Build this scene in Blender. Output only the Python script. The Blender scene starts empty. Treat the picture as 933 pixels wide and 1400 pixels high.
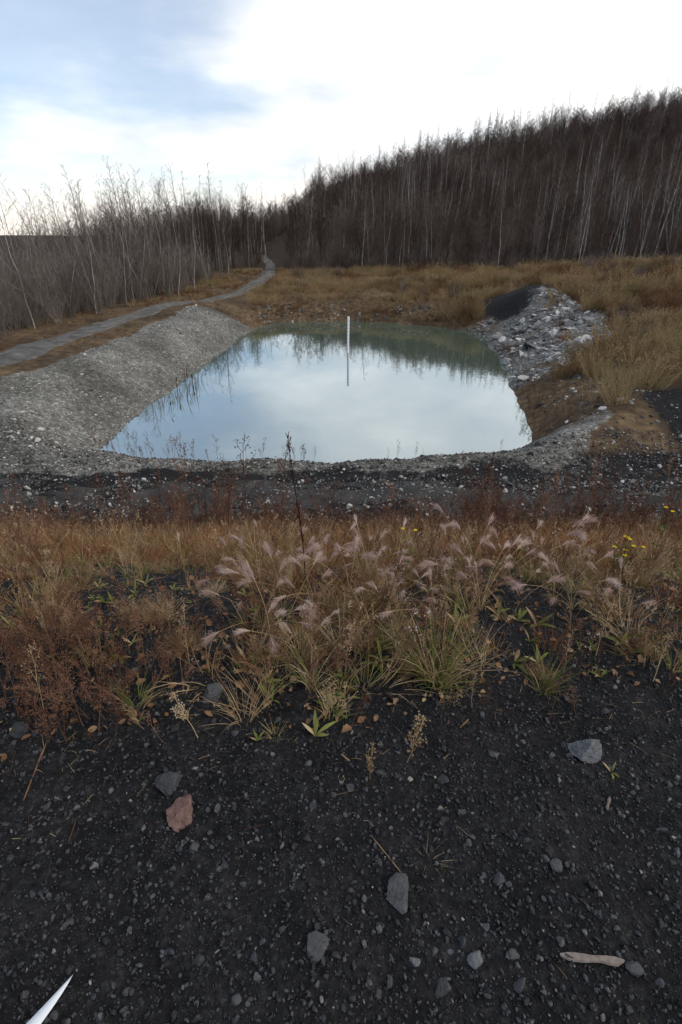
import bpy, math, random
import numpy as np
from mathutils import Vector, Matrix, noise as mnoise
scene = bpy.context.scene
R = random.Random(7)
NR = np.random.RandomState(11)

# ------------------------------------------------------------------ helpers
def sm(t):
    t = np.clip(t, 0, 1); return t*t*(3-2*t)
_tab = np.random.RandomState(3).rand(256, 256)
def vn(x, y):
    xi = np.floor(x).astype(int); yi = np.floor(y).astype(int)
    fx = x-xi; fy = y-yi
    fx = fx*fx*(3-2*fx); fy = fy*fy*(3-2*fy)
    a = _tab[xi & 255, yi & 255]; b = _tab[(xi+1) & 255, yi & 255]
    c = _tab[xi & 255, (yi+1) & 255]; d = _tab[(xi+1) & 255, (yi+1) & 255]
    return (a*(1-fx)+b*fx)*(1-fy)+(c*(1-fx)+d*fx)*fy
def fbm(x, y, s, o=4):
    x = np.asarray(x, float); y = np.asarray(y, float)
    r = 0; a = 1; t = 0
    for i in range(o):
        r = r+a*(vn(x/s+17.3*i, y/s+9.1*i)-.5); t += a; a *= .5; s = s*.5
    return r/t*2

POND = np.array([(-7.9,15.4),(-7.7,20),(-7.5,28),(-7.15,36.5),(-6.7,42),(-5.6,45.2),(0,45.9),(4,44.8),
                 (7.7,42.6),(9.7,40),(10,37.5),(9.7,33.8),(8.9,29),(8.2,25),(7.3,20),(6.6,16.6),(5.6,15.3),
                 (2,14.6),(-3,14.5),(-6.6,14.8)])
def pond_d(x, y):
    x = np.asarray(x, float); y = np.asarray(y, float)
    best = np.full(x.shape, 1e9); inside = np.zeros(x.shape, bool)
    n = len(POND)
    for i in range(n):
        x0, y0 = POND[i]; x1, y1 = POND[(i+1) % n]
        dx, dy = x1-x0, y1-y0
        t = np.clip(((x-x0)*dx+(y-y0)*dy)/(dx*dx+dy*dy), 0, 1)
        best = np.minimum(best, np.hypot(x-x0-t*dx, y-y0-t*dy))
        c = ((y0 > y) != (y1 > y)) & (x < (x1-x0)*(y-y0)/(dy if abs(dy) > 1e-9 else 1e-9)+x0)
        inside ^= c
    return np.where(inside, -best, best)

WZ = -4.45
def hgt(x, y):
    x = np.asarray(x, float); y = np.asarray(y, float)
    d = pond_d(x, y)+fbm(x, y, 2.2, 4)*.45
    L = -3.95+sm((y-12.6)/4.5)*1.0+sm((y-48)/38)*.6
    L = L+.22*sm((-6-x)/2)*sm((y-16)/4)*(1-sm((d-6)/3))*(1-sm((y-42)/5))
    L = L+2.2*sm((x-10)/15)*sm((y-13)/8)*(1-sm((y-48)/30))
    L = L-3.0*sm((-x-18)/30)*sm((y-8)/10)
    L = L+1.05*np.exp(-((x-14.6)/2.4)**2-((y-41)/5)**2)
    wb = 1.7+2.7*sm((y-14)/4)
    t = np.clip(d/wb, 0, 1)
    h = WZ+(L-WZ)*np.sin(t*math.pi/2)
    h = np.where(d < 0, WZ+np.maximum(d*.4, -1.2), h)
    rough = sm(d/1.0)
    h = h+rough*(fbm(x, y, 6, 3)*.18+fbm(x, y, .9, 3)*.07)
    h = h+sm((y-8.5)/1)*sm((14-y)/1)*fbm(x, y, .8, 4)*.12
    h = h+sm((x-9)/4)*sm((y-14)/4)*(1-sm((y-80)/6))*fbm(x, y, 4, 3)*.25
    h = h+sm((y-46)/4)*(1-sm((y-84)/6))*fbm(x, y, 5, 3)*.3
    A = np.interp(x, [-80,-40,-20,-8,31,105,250,600], [0,0,5,14,24,37,50,56])
    h = h+A*sm((y-74)/128)+fbm(x, y, 60, 3)*2.0*sm((y-110)/60)
    r = np.hypot(x, y)
    h = h+14*sm((r-380)/400)+fbm(x, y, 300, 3)*10*sm((r-380)/300)
    wig = fbm(x, y*0+3.1, 3.0, 3)*.15
    yy = y+wig*sm((y-1)/2)
    b = np.interp(yy, [1.45,1.8,2.2,2.6,3.0,3.6,9.6,16], [0,-.03,-.12,-.28,-.5,-.85,-3.98,-8])
    b = b+fbm(x, y, .7, 4)*.035*sm((13-y)/3)+fbm(x, y, .12, 3)*.008
    return np.where(y < 14, np.maximum(h, b), h)

def mk_mesh(name, verts, faces, mats=(), fm=None, smooth=False):
    me = bpy.data.meshes.new(name)
    me.from_pydata([tuple(v) for v in verts], [], faces)
    for m in mats: me.materials.append(m)
    if fm is not None: me.polygons.foreach_set('material_index', fm)
    if smooth: me.polygons.foreach_set('use_smooth', [True]*len(me.polygons))
    me.update(); return me
def link(name, me, loc=(0,0,0), rot=(0,0,0), sc=(1,1,1)):
    o = bpy.data.objects.new(name, me); scene.collection.objects.link(o)
    o.location = loc; o.rotation_euler = rot; o.scale = sc; return o

# ------------------------------------------------------------------ materials
class NT:
    def __init__(s, name):
        s.m = bpy.data.materials.new(name); s.m.use_nodes = True
        s.t = s.m.node_tree; s.t.nodes.clear()
        s.out = s.t.nodes.new('ShaderNodeOutputMaterial')
    def n(s, typ, **kw):
        nd = s.t.nodes.new(typ)
        for k, v in kw.items(): setattr(nd, k, v)
        return nd
    def l(s, a, b): s.t.links.new(a, b)
def ramp(nt, fac, stops):
    r = nt.n('ShaderNodeValToRGB'); e = r.color_ramp.elements
    while len(e) < len(stops): e.new(.5)
    for i, (p, c) in enumerate(stops):
        e[i].position = p; e[i].color = (*c, 1)
    nt.l(fac, r.inputs[0]); return r.outputs[0]
def noise(nt, vec, scale, detail=4, rough=.55):
    n = nt.n('ShaderNodeTexNoise'); n.inputs['Scale'].default_value = scale
    n.inputs['Detail'].default_value = detail; n.inputs['Roughness'].default_value = rough
    if vec is not None: nt.l(vec, n.inputs['Vector'])
    return n.outputs['Fac']
def mixc(nt, f, a, b, mode='MIX'):
    m = nt.n('ShaderNodeMix', data_type='RGBA', blend_type=mode)
    for s, i in ((f, 0), (a, 6), (b, 7)):
        if isinstance(s, (int, float)): m.inputs[i].default_value = s
        elif isinstance(s, tuple): m.inputs[i].default_value = (*s, 1)
        else: nt.l(s, m.inputs[i])
    return m.outputs[2]
def mth(nt, op, a, b=0, clamp=False):
    m = nt.n('ShaderNodeMath', operation=op); m.use_clamp = clamp
    for i, s in enumerate((a, b)):
        if isinstance(s, (int, float)): m.inputs[i].default_value = s
        else: nt.l(s, m.inputs[i])
    return m.outputs[0]

def plant_mat(name, stops, transl=.3, scale=9, nw=.6, rw=.6):
    nt = NT(name)
    oi = nt.n('ShaderNodeObjectInfo'); g = nt.n('ShaderNodeNewGeometry')
    nz = noise(nt, g.outputs['Position'], scale, 2)
    f = mth(nt, 'ADD', mth(nt, 'MULTIPLY', oi.outputs['Random'], rw), mth(nt, 'MULTIPLY', mth(nt, 'SUBTRACT', nz, .5), nw*1.6))
    f = mth(nt, 'ADD', f, .5-rw/2, True)
    c = ramp(nt, f, stops)
    d = nt.n('ShaderNodeBsdfDiffuse'); nt.l(c, d.inputs[0])
    if transl > 0:
        tr = nt.n('ShaderNodeBsdfTranslucent'); mx = nt.n('ShaderNodeMixShader')
        nt.l(c, tr.inputs[0]); mx.inputs[0].default_value = transl
        nt.l(d.outputs[0], mx.inputs[1]); nt.l(tr.outputs[0], mx.inputs[2]); nt.l(mx.outputs[0], nt.out.inputs[0])
    else: nt.l(d.outputs[0], nt.out.inputs[0])
    return nt.m
def stone_mat(name, stops, rough=.8, tex=60, bump=.5):
    nt = NT(name)
    oi = nt.n('ShaderNodeObjectInfo'); g = nt.n('ShaderNodeNewGeometry')
    c = ramp(nt, oi.outputs['Random'], stops)
    nz = noise(nt, g.outputs['Position'], tex, 5, .65)
    v = ramp(nt, nz, [(.3, (.6,.6,.6)), (.7, (1.35,1.33,1.3))])
    c = mixc(nt, 1.0, c, v, 'MULTIPLY')
    b = nt.n('ShaderNodeBsdfPrincipled'); nt.l(c, b.inputs['Base Color']); b.inputs['Roughness'].default_value = rough
    b.inputs['Specular IOR Level'].default_value = .4
    bp = nt.n('ShaderNodeBump'); bp.inputs['Strength'].default_value = bump; bp.inputs['Distance'].default_value = .3/tex
    nt.l(nz, bp.inputs['Height']); nt.l(bp.outputs[0], b.inputs['Normal'])
    nt.l(b.outputs[0], nt.out.inputs[0]); return nt.m

M_dark = stone_mat('coal_gravel', [(0,(.007,.007,.008)),(.45,(.017,.017,.020)),(.8,(.036,.037,.042)),(.95,(.065,.066,.072)),(.99,(.13,.12,.11)),(1,(.26,.24,.21))], .5, 90)
M_light = stone_mat('pale_gravel', [(0,(.09,.09,.085)),(.4,(.16,.157,.147)),(.85,(.26,.255,.24)),(1,(.58,.56,.53))], .9, 20)
M_slab = stone_mat('shale_slab', [(0,(.05,.052,.055)),(.3,(.12,.12,.122)),(.65,(.27,.27,.268)),(1,(.50,.49,.47))], .8, 8)
M_mid = stone_mat('mixed_gravel', [(0,(.03,.03,.03)),(.5,(.08,.079,.076)),(.8,(.19,.185,.175)),(1,(.55,.53,.50))], .9, 30)
M_red = stone_mat('reddish_stone', [(0,(.15,.088,.075)),(1,(.15,.088,.075))], .85, 45, 1)
M_grey = stone_mat('grey_stone', [(0,(.10,.105,.115)),(1,(.12,.125,.13))], .7, 45, 1)
M_dgrey = stone_mat('dark_grey_stone', [(0,(.028,.029,.033)),(1,(.065,.066,.070))], .7, 45, 1)
M_straw = plant_mat('straw_grass', [(0,(.15,.09,.042)),(.35,(.33,.22,.12)),(.7,(.50,.37,.22)),(1,(.62,.51,.34))])
M_orange = plant_mat('rust_grass', [(0,(.13,.05,.022)),(.5,(.28,.12,.055)),(.8,(.38,.21,.11)),(1,(.44,.31,.18))], .3, 2.5)
M_green = plant_mat('green_grass', [(0,(.06,.085,.025)),(.5,(.15,.175,.05)),(1,(.33,.31,.11))])
M_weed = plant_mat('dry_weed', [(0,(.05,.026,.02)),(.5,(.15,.075,.05)),(1,(.30,.17,.11))], .1)
M_awn = plant_mat('foxtail_awn', [(0,(.46,.31,.27)),(.5,(.62,.46,.40)),(1,(.80,.68,.60))], .45)
M_puff = plant_mat('white_seed_head', [(0,(.5,.47,.42)),(1,(.8,.78,.74))], .3)
M_field = plant_mat('field_grass', [(0,(.10,.065,.035)),(.3,(.22,.145,.078)),(.6,(.40,.29,.165)),(.8,(.30,.235,.12)),(1,(.20,.20,.08))], .3, .22, 1.1, .5)
M_fieldr = plant_mat('field_rust_grass', [(0,(.06,.035,.023)),(.5,(.17,.088,.046)),(1,(.32,.20,.11))], .3, .3)
M_leaf = plant_mat('dead_leaf', [(0,(.08,.045,.025)),(.5,(.24,.13,.07)),(.85,(.40,.27,.16)),(1,(.50,.43,.17))], .2)
M_yellow = plant_mat('yellow_petals', [(0,(.75,.52,.02)),(1,(.85,.65,.03))], .3)
M_bark = plant_mat('pale_bark', [(0,(.07,.06,.055)),(.4,(.16,.145,.135)),(.75,(.32,.305,.285)),(1,(.52,.50,.48))], 0, 1.2)
M_twig = plant_mat('brown_twigs', [(0,(.032,.023,.021)),(.35,(.065,.045,.039)),(.7,(.105,.078,.068)),(1,(.18,.145,.13))], 0, .05, .9, .7)
M_brush = plant_mat('grey_brush', [(0,(.09,.07,.06)),(.5,(.16,.135,.12)),(1,(.27,.235,.205))], 0, .2)
M_needle = plant_mat('spruce_needles', [(0,(.012,.018,.010)),(1,(.025,.035,.018))], 0, .5)
M_stalk = plant_mat('dark_stalk', [(0,(.035,.015,.012)),(1,(.06,.025,.02))], 0)

def ground_material():
    nt = NT('ground_soil')
    g = nt.n('ShaderNodeNewGeometry'); P = g.outputs['Position']
    at = nt.n('ShaderNodeVertexColor'); at.layer_name = 'zone'
    sep = nt.n('ShaderNodeSeparateColor'); nt.l(at.outputs[0], sep.inputs[0])
    big = noise(nt, P, .35, 5); med = noise(nt, P, 3, 6, .65); fine = noise(nt, P, 45, 5, .7)
    soil = ramp(nt, med, [(.3,(.045,.030,.021)),(.5,(.105,.070,.043)),(.7,(.19,.135,.075))])
    soil = mixc(nt, 1, soil, ramp(nt, big, [(.35,(.55,.55,.55)),(.65,(1.2,1.2,1.15))]), 'MULTIPLY')
    grn = ramp(nt, med, [(.3,(.10,.09,.03)),(.7,(.22,.21,.07))])
    soil = mixc(nt, sep.outputs[2], soil, grn)
    coal = ramp(nt, fine, [(.3,(.006,.006,.007)),(.55,(.017,.017,.018)),(.75,(.045,.045,.048))])
    dusty = ramp(nt, noise(nt, P, 5, 6, .65), [(.4,(.75,.75,.75)),(.72,(1.7,1.65,1.6))])
    coal = mixc(nt, 1, coal, dusty, 'MULTIPLY')
    vo = nt.n('ShaderNodeTexVoronoi'); vo.inputs['Scale'].default_value = 17; nt.l(P, vo.inputs['Vector'])
    sv = nt.n('ShaderNodeSeparateColor'); nt.l(vo.outputs['Color'], sv.inputs[0])
    grav = ramp(nt, sv.outputs[0], [(0,(.11,.108,.10)),(.5,(.16,.156,.145)),(.85,(.22,.215,.20)),(1,(.40,.39,.37))])
    grav = mixc(nt, 1, grav, ramp(nt, med, [(.3,(.55,.54,.51)),(.7,(1.2,1.19,1.17))]), 'MULTIPLY')
    grav = mixc(nt, 1, grav, ramp(nt, big, [(.35,(.6,.59,.56)),(.65,(1.2,1.2,1.2))]), 'MULTIPLY')
    forest = ramp(nt, med, [(.3,(.022,.015,.012)),(.7,(.065,.043,.031))])
    def brk(ch):
        s = mth(nt, 'ADD', ch, mth(nt, 'MULTIPLY', mth(nt, 'SUBTRACT', med, .5), 1.3))
        return mth(nt, 'MULTIPLY', mth(nt, 'SUBTRACT', s, .35), 3.3, True)
    c = mixc(nt, brk(sep.outputs[1]), soil, coal)
    c = mixc(nt, brk(sep.outputs[0]), c, grav)
    c = mixc(nt, at.outputs[1], forest, c)
    b = nt.n('ShaderNodeBsdfPrincipled'); nt.l(c, b.inputs['Base Color'])
    b.inputs['Roughness'].default_value = .9; b.inputs['Specular IOR Level'].default_value = .1
    bp = nt.n('ShaderNodeBump'); bp.inputs['Strength'].default_value = 1; bp.inputs['Distance'].default_value = .01
    nt.l(fine, bp.inputs['Height'])
    bp2 = nt.n('ShaderNodeBump'); bp2.inputs['Strength'].default_value = .6; bp2.inputs['Distance'].default_value = .06
    nt.l(med, bp2.inputs['Height']); nt.l(bp.outputs[0], bp2.inputs['Normal'])
    nt.l(bp2.outputs[0], b.inputs['Normal']); nt.l(b.outputs[0], nt.out.inputs[0]); return nt.m

def road_material(name, lo, hi, sc):
    nt = NT(name)
    g = nt.n('ShaderNodeNewGeometry'); P = g.outputs['Position']
    a = noise(nt, P, sc, 6, .7); b_ = noise(nt, P, 1.3, 7, .68)
    c = ramp(nt, a, [(.3, lo), (.7, hi)])
    c = mixc(nt, 1, c, ramp(nt, b_, [(.3,(.5,.5,.5)),(.5,(1,1,1)),(.7,(1.7,1.65,1.6))]), 'MULTIPLY')
    b = nt.n('ShaderNodeBsdfPrincipled'); nt.l(c, b.inputs['Base Color']); b.inputs['Roughness'].default_value = .92
    b.inputs['Specular IOR Level'].default_value = .1
    bp = nt.n('ShaderNodeBump'); bp.inputs['Strength'].default_value = .9; bp.inputs['Distance'].default_value = .04
    nt.l(mth(nt, 'ADD', a, mth(nt, 'MULTIPLY', b_, 2)), bp.inputs['Height']); nt.l(bp.outputs[0], b.inputs['Normal']); nt.l(b.outputs[0], nt.out.inputs[0]); return nt.m

# ------------------------------------------------------------------ terrain
def axis(lo_f, hi_f, st, cap_lo, cap_hi, cap, lim_lo, lim_hi, g=.04):
    c = list(np.arange(lo_f, hi_f+1e-6, st))
    def grow(start, sgn, capdist, lim):
        out = []; p = start
        while abs(p) < abs(lim):
            dist = abs(p-start)
            s = st+g*dist*1.2
            if dist < capdist: s = min(s, cap)
            else: s = cap+.06*(dist-capdist)
            p += sgn*s; out.append(p)
        return out
    up = grow(c[-1], 1, cap_hi, lim_hi); dn = grow(c[0], -1, cap_lo, lim_lo)
    return np.array(dn[::-1]+c+up)
xs = axis(-2.4, 2.4, .024, 20, 22, .26, -1600, 1600)
ys = axis(.3, 3.4, .022, 3, 50, .22, -300, 1800)
X, Y = np.meshgrid(xs, ys); Z = hgt(X, Y)
nx, ny = len(xs), len(ys)
co = np.stack([X.ravel(), Y.ravel(), Z.ravel()], 1)
ii = (np.arange(ny-1)[:, None]*nx+np.arange(nx-1)[None, :]).ravel()
quads = np.stack([ii, ii+1, ii+1+nx, ii+nx], 1)
me = bpy.data.meshes.new('ground')
me.vertices.add(len(co)); me.vertices.foreach_set('co', co.ravel())
me.loops.add(quads.size); me.loops.foreach_set('vertex_index', quads.ravel())
me.polygons.add(len(quads)); me.polygons.foreach_set('loop_start', np.arange(len(quads))*4)
me.polygons.foreach_set('use_smooth', np.ones(len(quads), bool))
me.update(calc_edges=True)
def zones(x, y):
    d = pond_d(x, y)
    gl = sm((-5.5-x)/1.0)*sm((4.5+fbm(x, y, 3, 2)*.7-d)/.7)*sm((y-12.2)/1)*(1-sm((y-39)/4))
    gn = sm((2.4+fbm(x, y, 2, 2)*.9-d)/.9)*sm((17-y)/1.5)*sm((y-11.6)/.8)*.7
    gn = np.maximum(gn, .36*sm((y-8.5)/1.2)*sm((14-y)/.5)*sm(.55+fbm(x, y, 1.6, 3)*1.3))
    gr = sm((x-7)/1)*sm((6.0+fbm(x, y, 2, 2)*.8-d)/1.0)*sm((y-22.5-np.maximum(d-1, 0)*.55)/1.5)*(1-sm((y-39)/3))*sm(1.4+fbm(x+3, y, 2.5, 3)*1.5)
    grav = np.clip(np.maximum(np.maximum(gl, gn), gr), 0, 1)
    coal = np.maximum(1-sm((y-13.2)/1.2), 0)
    coal = np.maximum(coal, sm((x-9.0)/1.5)*(1-sm((y-16.5)/2))*sm((y-10)/1)*.9)
    coal = np.maximum(coal, np.exp(-((x-13.2)/2.1)**2-((y-42)/4.2)**2)*1.6)
    grav = np.minimum(grav, 1-.9*np.clip(np.exp(-((x-12.6)/1.4)**2-((y-41)/2.8)**2)*1.4, 0, 1))
    green = np.exp(-((y-72)/8)**2)*sm((x+5)/30)*.9
    fo = 1-sm((y-77)/5)
    fo = fo*(1-sm((-x-19)/3)*sm((y-15)/5))
    return grav, np.clip(coal, 0, 1), green, fo
gr_, co_, gn_, fo_ = zones(X.ravel(), Y.ravel())
ca = me.color_attributes.new('zone', 'FLOAT_COLOR', 'POINT')
ca.data.foreach_set('color', np.stack([gr_, co_, gn_, fo_], 1).astype(np.float32).ravel())
me.materials.append(ground_material())
link('ground', me)

# roads as ribbons following the land
def ribbon_road(name, pts, widths, mat, rough=.0, crown=.045):
    pts = np.array(pts, float); seg = np.r_[0, np.cumsum(np.hypot(*np.diff(pts, axis=0).T))]
    s = np.arange(0, seg[-1], .2)
    px = np.interp(s, seg, pts[:, 0]); py = np.interp(s, seg, pts[:, 1]); w = np.interp(s, seg, widths)
    k = np.ones(25)/25
    px = np.convolve(np.pad(px, 12, 'edge'), k, 'valid'); py = np.convolve(np.pad(py, 12, 'edge'), k, 'valid')
    tx = np.gradient(px); ty = np.gradient(py); l = np.hypot(tx, ty)+1e-9; nx_, ny_ = -ty/l, tx/l
    m = 25; V = []
    for j in range(m):
        u = -1+2*j/(m-1)
        ww = w/2*(1+fbm(s, s*0+(j//13)*5.0, 3.0, 4)*.4)
        x = px+nx_*u*ww; y = py+ny_*u*ww
        e = abs(u)
        z = hgt(x, y)+crown*(1-e**4)-.1*max(0, e-.75)/.25+(-.03*math.exp(-((e-.5)/.16)**2))+fbm(x, y, .6, 3)*rough
        V.append(np.stack([x, y, z], 1))
    V = np.stack(V, 1); n = len(s)
    F = [(i*m+j, i*m+j+1, (i+1)*m+j+1, (i+1)*m+j) for i in range(n-1) for j in range(m-1)]
    link(name, mk_mesh(name, V.reshape(-1, 3), F, [mat], smooth=True))
ribbon_road('gravel_road', [(-40,9.5),(-22,11.5),(-15.8,15),(-14.3,20),(-14.2,28),(-14.1,34),(-12.9,44),(-10.2,53),(-9.4,62),(-9.8,75),(-11,90),(-15,108)],
            [3,3,3,2.7,2.7,2.7,2.6,2.4,2.2,2.0,1.8,1.6], road_material('grey_road_gravel', (.085,.080,.074), (.165,.157,.147), 22), .02)
ribbon_road('dirt_track', [(-45,10.6),(-20,11),(-8,11.2),(0,11.3),(8,11.2),(20,10.8),(45,10)],
            [2.4]*7, road_material('coal_track_gravel', (.024,.024,.024), (.080,.078,.075), 30), .05, .03)

# water
ctr = POND.mean(0)
wp = []
n = len(POND)
for i in range(n):
    p = POND[i]; a = POND[i-1]; b = POND[(i+1) % n]
    t = (b-a)/np.linalg.norm(b-a); nrm = np.array([-t[1], t[0]])
    if np.dot(nrm, p-ctr) < 0: nrm = -nrm
    wp.append(p+nrm*.8)
nt = NT('turbid_water')
g = nt.n('ShaderNodeNewGeometry')
df = nt.n('ShaderNodeBsdfDiffuse'); df.inputs[0].default_value = (.085,.12,.085,1)
gl = nt.n('ShaderNodeBsdfGlossy'); gl.inputs[0].default_value = (.84,.93,1,1); gl.inputs['Roughness'].default_value = .015
lw = nt.n('ShaderNodeLayerWeight'); lw.inputs[0].default_value = .5
mp = nt.n('ShaderNodeMapRange'); nt.l(lw.outputs['Facing'], mp.inputs[0])
mp.inputs[1].default_value = .3; mp.inputs[2].default_value = .9; mp.inputs[3].default_value = .2; mp.inputs[4].default_value = .66
mx = nt.n('ShaderNodeMixShader'); nt.l(mp.outputs[0], mx.inputs[0]); nt.l(df.outputs[0], mx.inputs[1]); nt.l(gl.outputs[0], mx.inputs[2])
bp = nt.n('ShaderNodeBump'); bp.inputs['Strength'].default_value = .08; bp.inputs['Distance'].default_value = .02
nt.l(noise(nt, g.outputs['Position'], 1.6, 3), bp.inputs['Height']); nt.l(bp.outputs[0], gl.inputs['Normal'])
nt.l(mx.outputs[0], nt.out.inputs[0])
link('pond_water', mk_mesh('pond_water', [(p[0], p[1], WZ) for p in wp], [tuple(range(n))], [nt.m]))

# ------------------------------------------------------------------ mesh builder for plants
class MB:
    def __init__(s): s.v = []; s.f = []; s.m = []
    def rib(s, pts, w, mat=0, side=None):
        d = (pts[-1]-pts[0])
        if side is None:
            side = d.cross(Vector((R.uniform(-1,1), R.uniform(-1,1), R.uniform(-.3,.3))))
        if side.length < 1e-6: side = Vector((1,0,0))
        side = side.normalized(); b = len(s.v); n = len(pts)
        for i in range(n-1):
            ww = w[i] if hasattr(w, '__len__') else w*(1-(i/(n-1))**2)
            s.v += [pts[i]-side*ww/2, pts[i]+side*ww/2]
        s.v.append(pts[-1])
        for i in range(n-2):
            s.f.append((b+2*i, b+2*i+1, b+2*i+3, b+2*i+2)); s.m.append(mat)
        s.f.append((b+2*(n-2), b+2*(n-2)+1, b+2*(n-1))); s.m.append(mat)
    def tube(s, pts, rad, k=3, mat=0):
        b = len(s.v); n = len(pts)
        for i, p in enumerate(pts):
            d = (pts[min(i+1, n-1)]-pts[max(i-1, 0)])
            if d.length < 1e-9: d = Vector((0,0,1))
            d.normalize(); u = d.orthogonal().normalized(); w = d.cross(u)
            for j in range(k):
                a = 2*math.pi*j/k; s.v.append(p+(u*math.cos(a)+w*math.sin(a))*rad[i])
        for i in range(n-1):
            for j in range(k):
                s.f.append((b+i*k+j, b+i*k+(j+1) % k, b+(i+1)*k+(j+1) % k, b+(i+1)*k+j)); s.m.append(mat)
    def blob(s, c, r, mat=0):
        b = len(s.v)
        for d in ((1,0,0),(-1,0,0),(0,1,0),(0,-1,0),(0,0,1),(0,0,-1)):
            s.v.append(c+Vector(d)*r*R.uniform(.7,1.2))
        for f in ((0,2,4),(2,1,4),(1,3,4),(3,0,4),(2,0,5),(1,2,5),(3,1,5),(0,3,5)):
            s.f.append(tuple(b+i for i in f)); s.m.append(mat)
    def mesh(s, name, mats, smooth=False):
        return mk_mesh(name, s.v, s.f, mats, s.m, smooth)
def bladepts(base, az, h, lean, curve, n=4):
    p = [base.copy()]; d = Vector((math.cos(az)*lean, math.sin(az)*lean, 1)).normalized(); st = h/(n)
    for i in range(n):
        p.append(p[-1]+d*st)
        d = (d+Vector((math.cos(az)*curve, math.sin(az)*curve, -curve*.5))).normalized()
    return p
def tuft(n, h, spread, lean, w, curve=.15, mats=(0,), seg=4, heads=0):
    b = MB()
    for i in range(n):
        a = R.uniform(0, 6.28); r = spread*math.sqrt(R.random())
        base = Vector((math.cos(a)*r, math.sin(a)*r, -.01))
        az = a+R.uniform(-.8,.8)
        pts = bladepts(base, az, h*R.uniform(.45,1.1), lean*R.uniform(.1,1), curve*R.uniform(.2,1.6), seg)
        b.rib(pts, w*R.uniform(.6,1.2), R.choice(mats))
        if R.random() < heads:
            for k in range(7):
                q = pts[-1].lerp(pts[-2], R.uniform(0,.6)); b.rib([q, q+Vector((R.gauss(0,1), R.gauss(0,1), 1)).normalized()*h*.07], [w*1.4], 0)
    return b
def foxtail(ns):
    b = MB()
    for i in range(ns):
        a = R.uniform(0, 6.28); r = .03*R.random()
        base = Vector((math.cos(a)*r, math.sin(a)*r, 0)); az = R.gauss(.3, 1.5)
        pts = bladepts(base, az, R.uniform(.18,.44), R.uniform(.1,.6), R.uniform(.03,.18), 6)
        b.tube(pts, [.0013]*7, 3, 0)
        d = (pts[-1]-pts[-2]).normalized(); p = pts[-1]
        L = R.uniform(.05,.09); fl = R.uniform(.12,.36)
        for k in range(170):
            t = R.random(); q = p+d*L*t*.8+Vector((0,0,-.3*t*t*L))
            dd = (d+Vector((R.gauss(0,fl), R.gauss(0,fl), R.gauss(0,fl)-.3*t))).normalized()
            ln = R.uniform(.03,.06)
            b.rib([q, q+dd*ln*.5, q+dd*ln+Vector((0,0,-.006))], .0010, 1)
        b.tube([p, p+d*L*.5, p+d*L], [.0025,.003,.0015], 4, 1)
    for i in range(10):
        a = R.uniform(0, 6.28)
        b.rib(bladepts(Vector((0,0,0)), a, R.uniform(.1,.22), .6, .25, 4), .003, 0)
    return b
def weed(h, nb, puff=0, thick=.0021):
    b = MB(); lean = R.uniform(-.25,.25); cv = R.uniform(-.1,.1)
    pts = [Vector((lean*h*t*t+R.uniform(-.004,.004), cv*h*t+R.uniform(-.006,.006), h*t)) for t in (0,.25,.5,.75,1)]
    b.tube(pts, [thick, thick*.9, thick*.8, thick*.6, thick*.4], 3, 0)
    for i in range(nb):
        t = R.uniform(.25,1); k = min(int(t*4), 3); p = pts[k].lerp(pts[k+1], t*4-k)
        a = R.uniform(0, 6.28); ln = h*R.uniform(.12,.35)*(1.15-t*.6)
        d = Vector((math.cos(a)*.7, math.sin(a)*.7, 1)).normalized()
        q = p+d*ln*.5; e = q+(d+Vector((0,0,.5))).normalized()*ln*.5
        b.tube([p, q, e], [thick*.5, thick*.4, thick*.25], 3, 0)
        for j in range(6):
            s = R.uniform(.3,1); c = (p.lerp(q, s*2) if s < .5 else q.lerp(e, s*2-1))
            dd = Vector((R.uniform(-1,1), R.uniform(-1,1), R.uniform(-.2,1))).normalized()
            tip = c+dd*R.uniform(.008,.022)
            b.rib([c, tip], [.0014], 0)
            if R.random() < .8: b.blob(tip, R.uniform(.002,.0042), 1 if R.random() < puff else 0)
        if puff and R.random() < .8:
            for _ in range(26):
                dd = Vector((R.gauss(0,1), R.gauss(0,1), R.gauss(0,1))).normalized()*R.uniform(.004,.008)
                b.rib([e, e+dd], [.002], 1)
    return b
def tumble(r):
    b = MB()
    for i in range(60):
        d = Vector((R.gauss(0,1), R.gauss(0,1), abs(R.gauss(0,1))+.2)).normalized(); p = Vector((0,0,0)); pts = [p]
        for k in range(4):
            p = p+d*r*.25; pts.append(p); d = (d+Vector((R.gauss(0,.3), R.gauss(0,.3), R.gauss(0,.25)))).normalized()
        b.tube(pts, [.0016,.0014,.0012,.0009,.0006], 3, 0)
        for j in range(12):
            q = pts[R.randint(2,4)]+Vector((R.gauss(0,.012), R.gauss(0,.012), R.gauss(0,.012)))
            dd = Vector((R.gauss(0,1), R.gauss(0,1), R.gauss(0,1)+.4)).normalized()*R.uniform(.012,.03)
            b.rib([q, q+dd], [.0016], 0)
    return b
def leafplant(n=6, wd=1.):
    b = MB()
    for i in range(n):
        a = R.uniform(0,6.28); L = R.uniform(.05,.12)
        pts = bladepts(Vector((0,0,0)), a, L, R.uniform(.3,1.4), R.uniform(.1,.4), 6)
        b.rib(pts, [.003*wd,.007*wd,.012*wd,.015*wd,.013*wd,.008*wd], 0 if R.random() < .7 else 1, Vector((-math.sin(a), math.cos(a), R.uniform(-.4,.4))))
    return b
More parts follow.
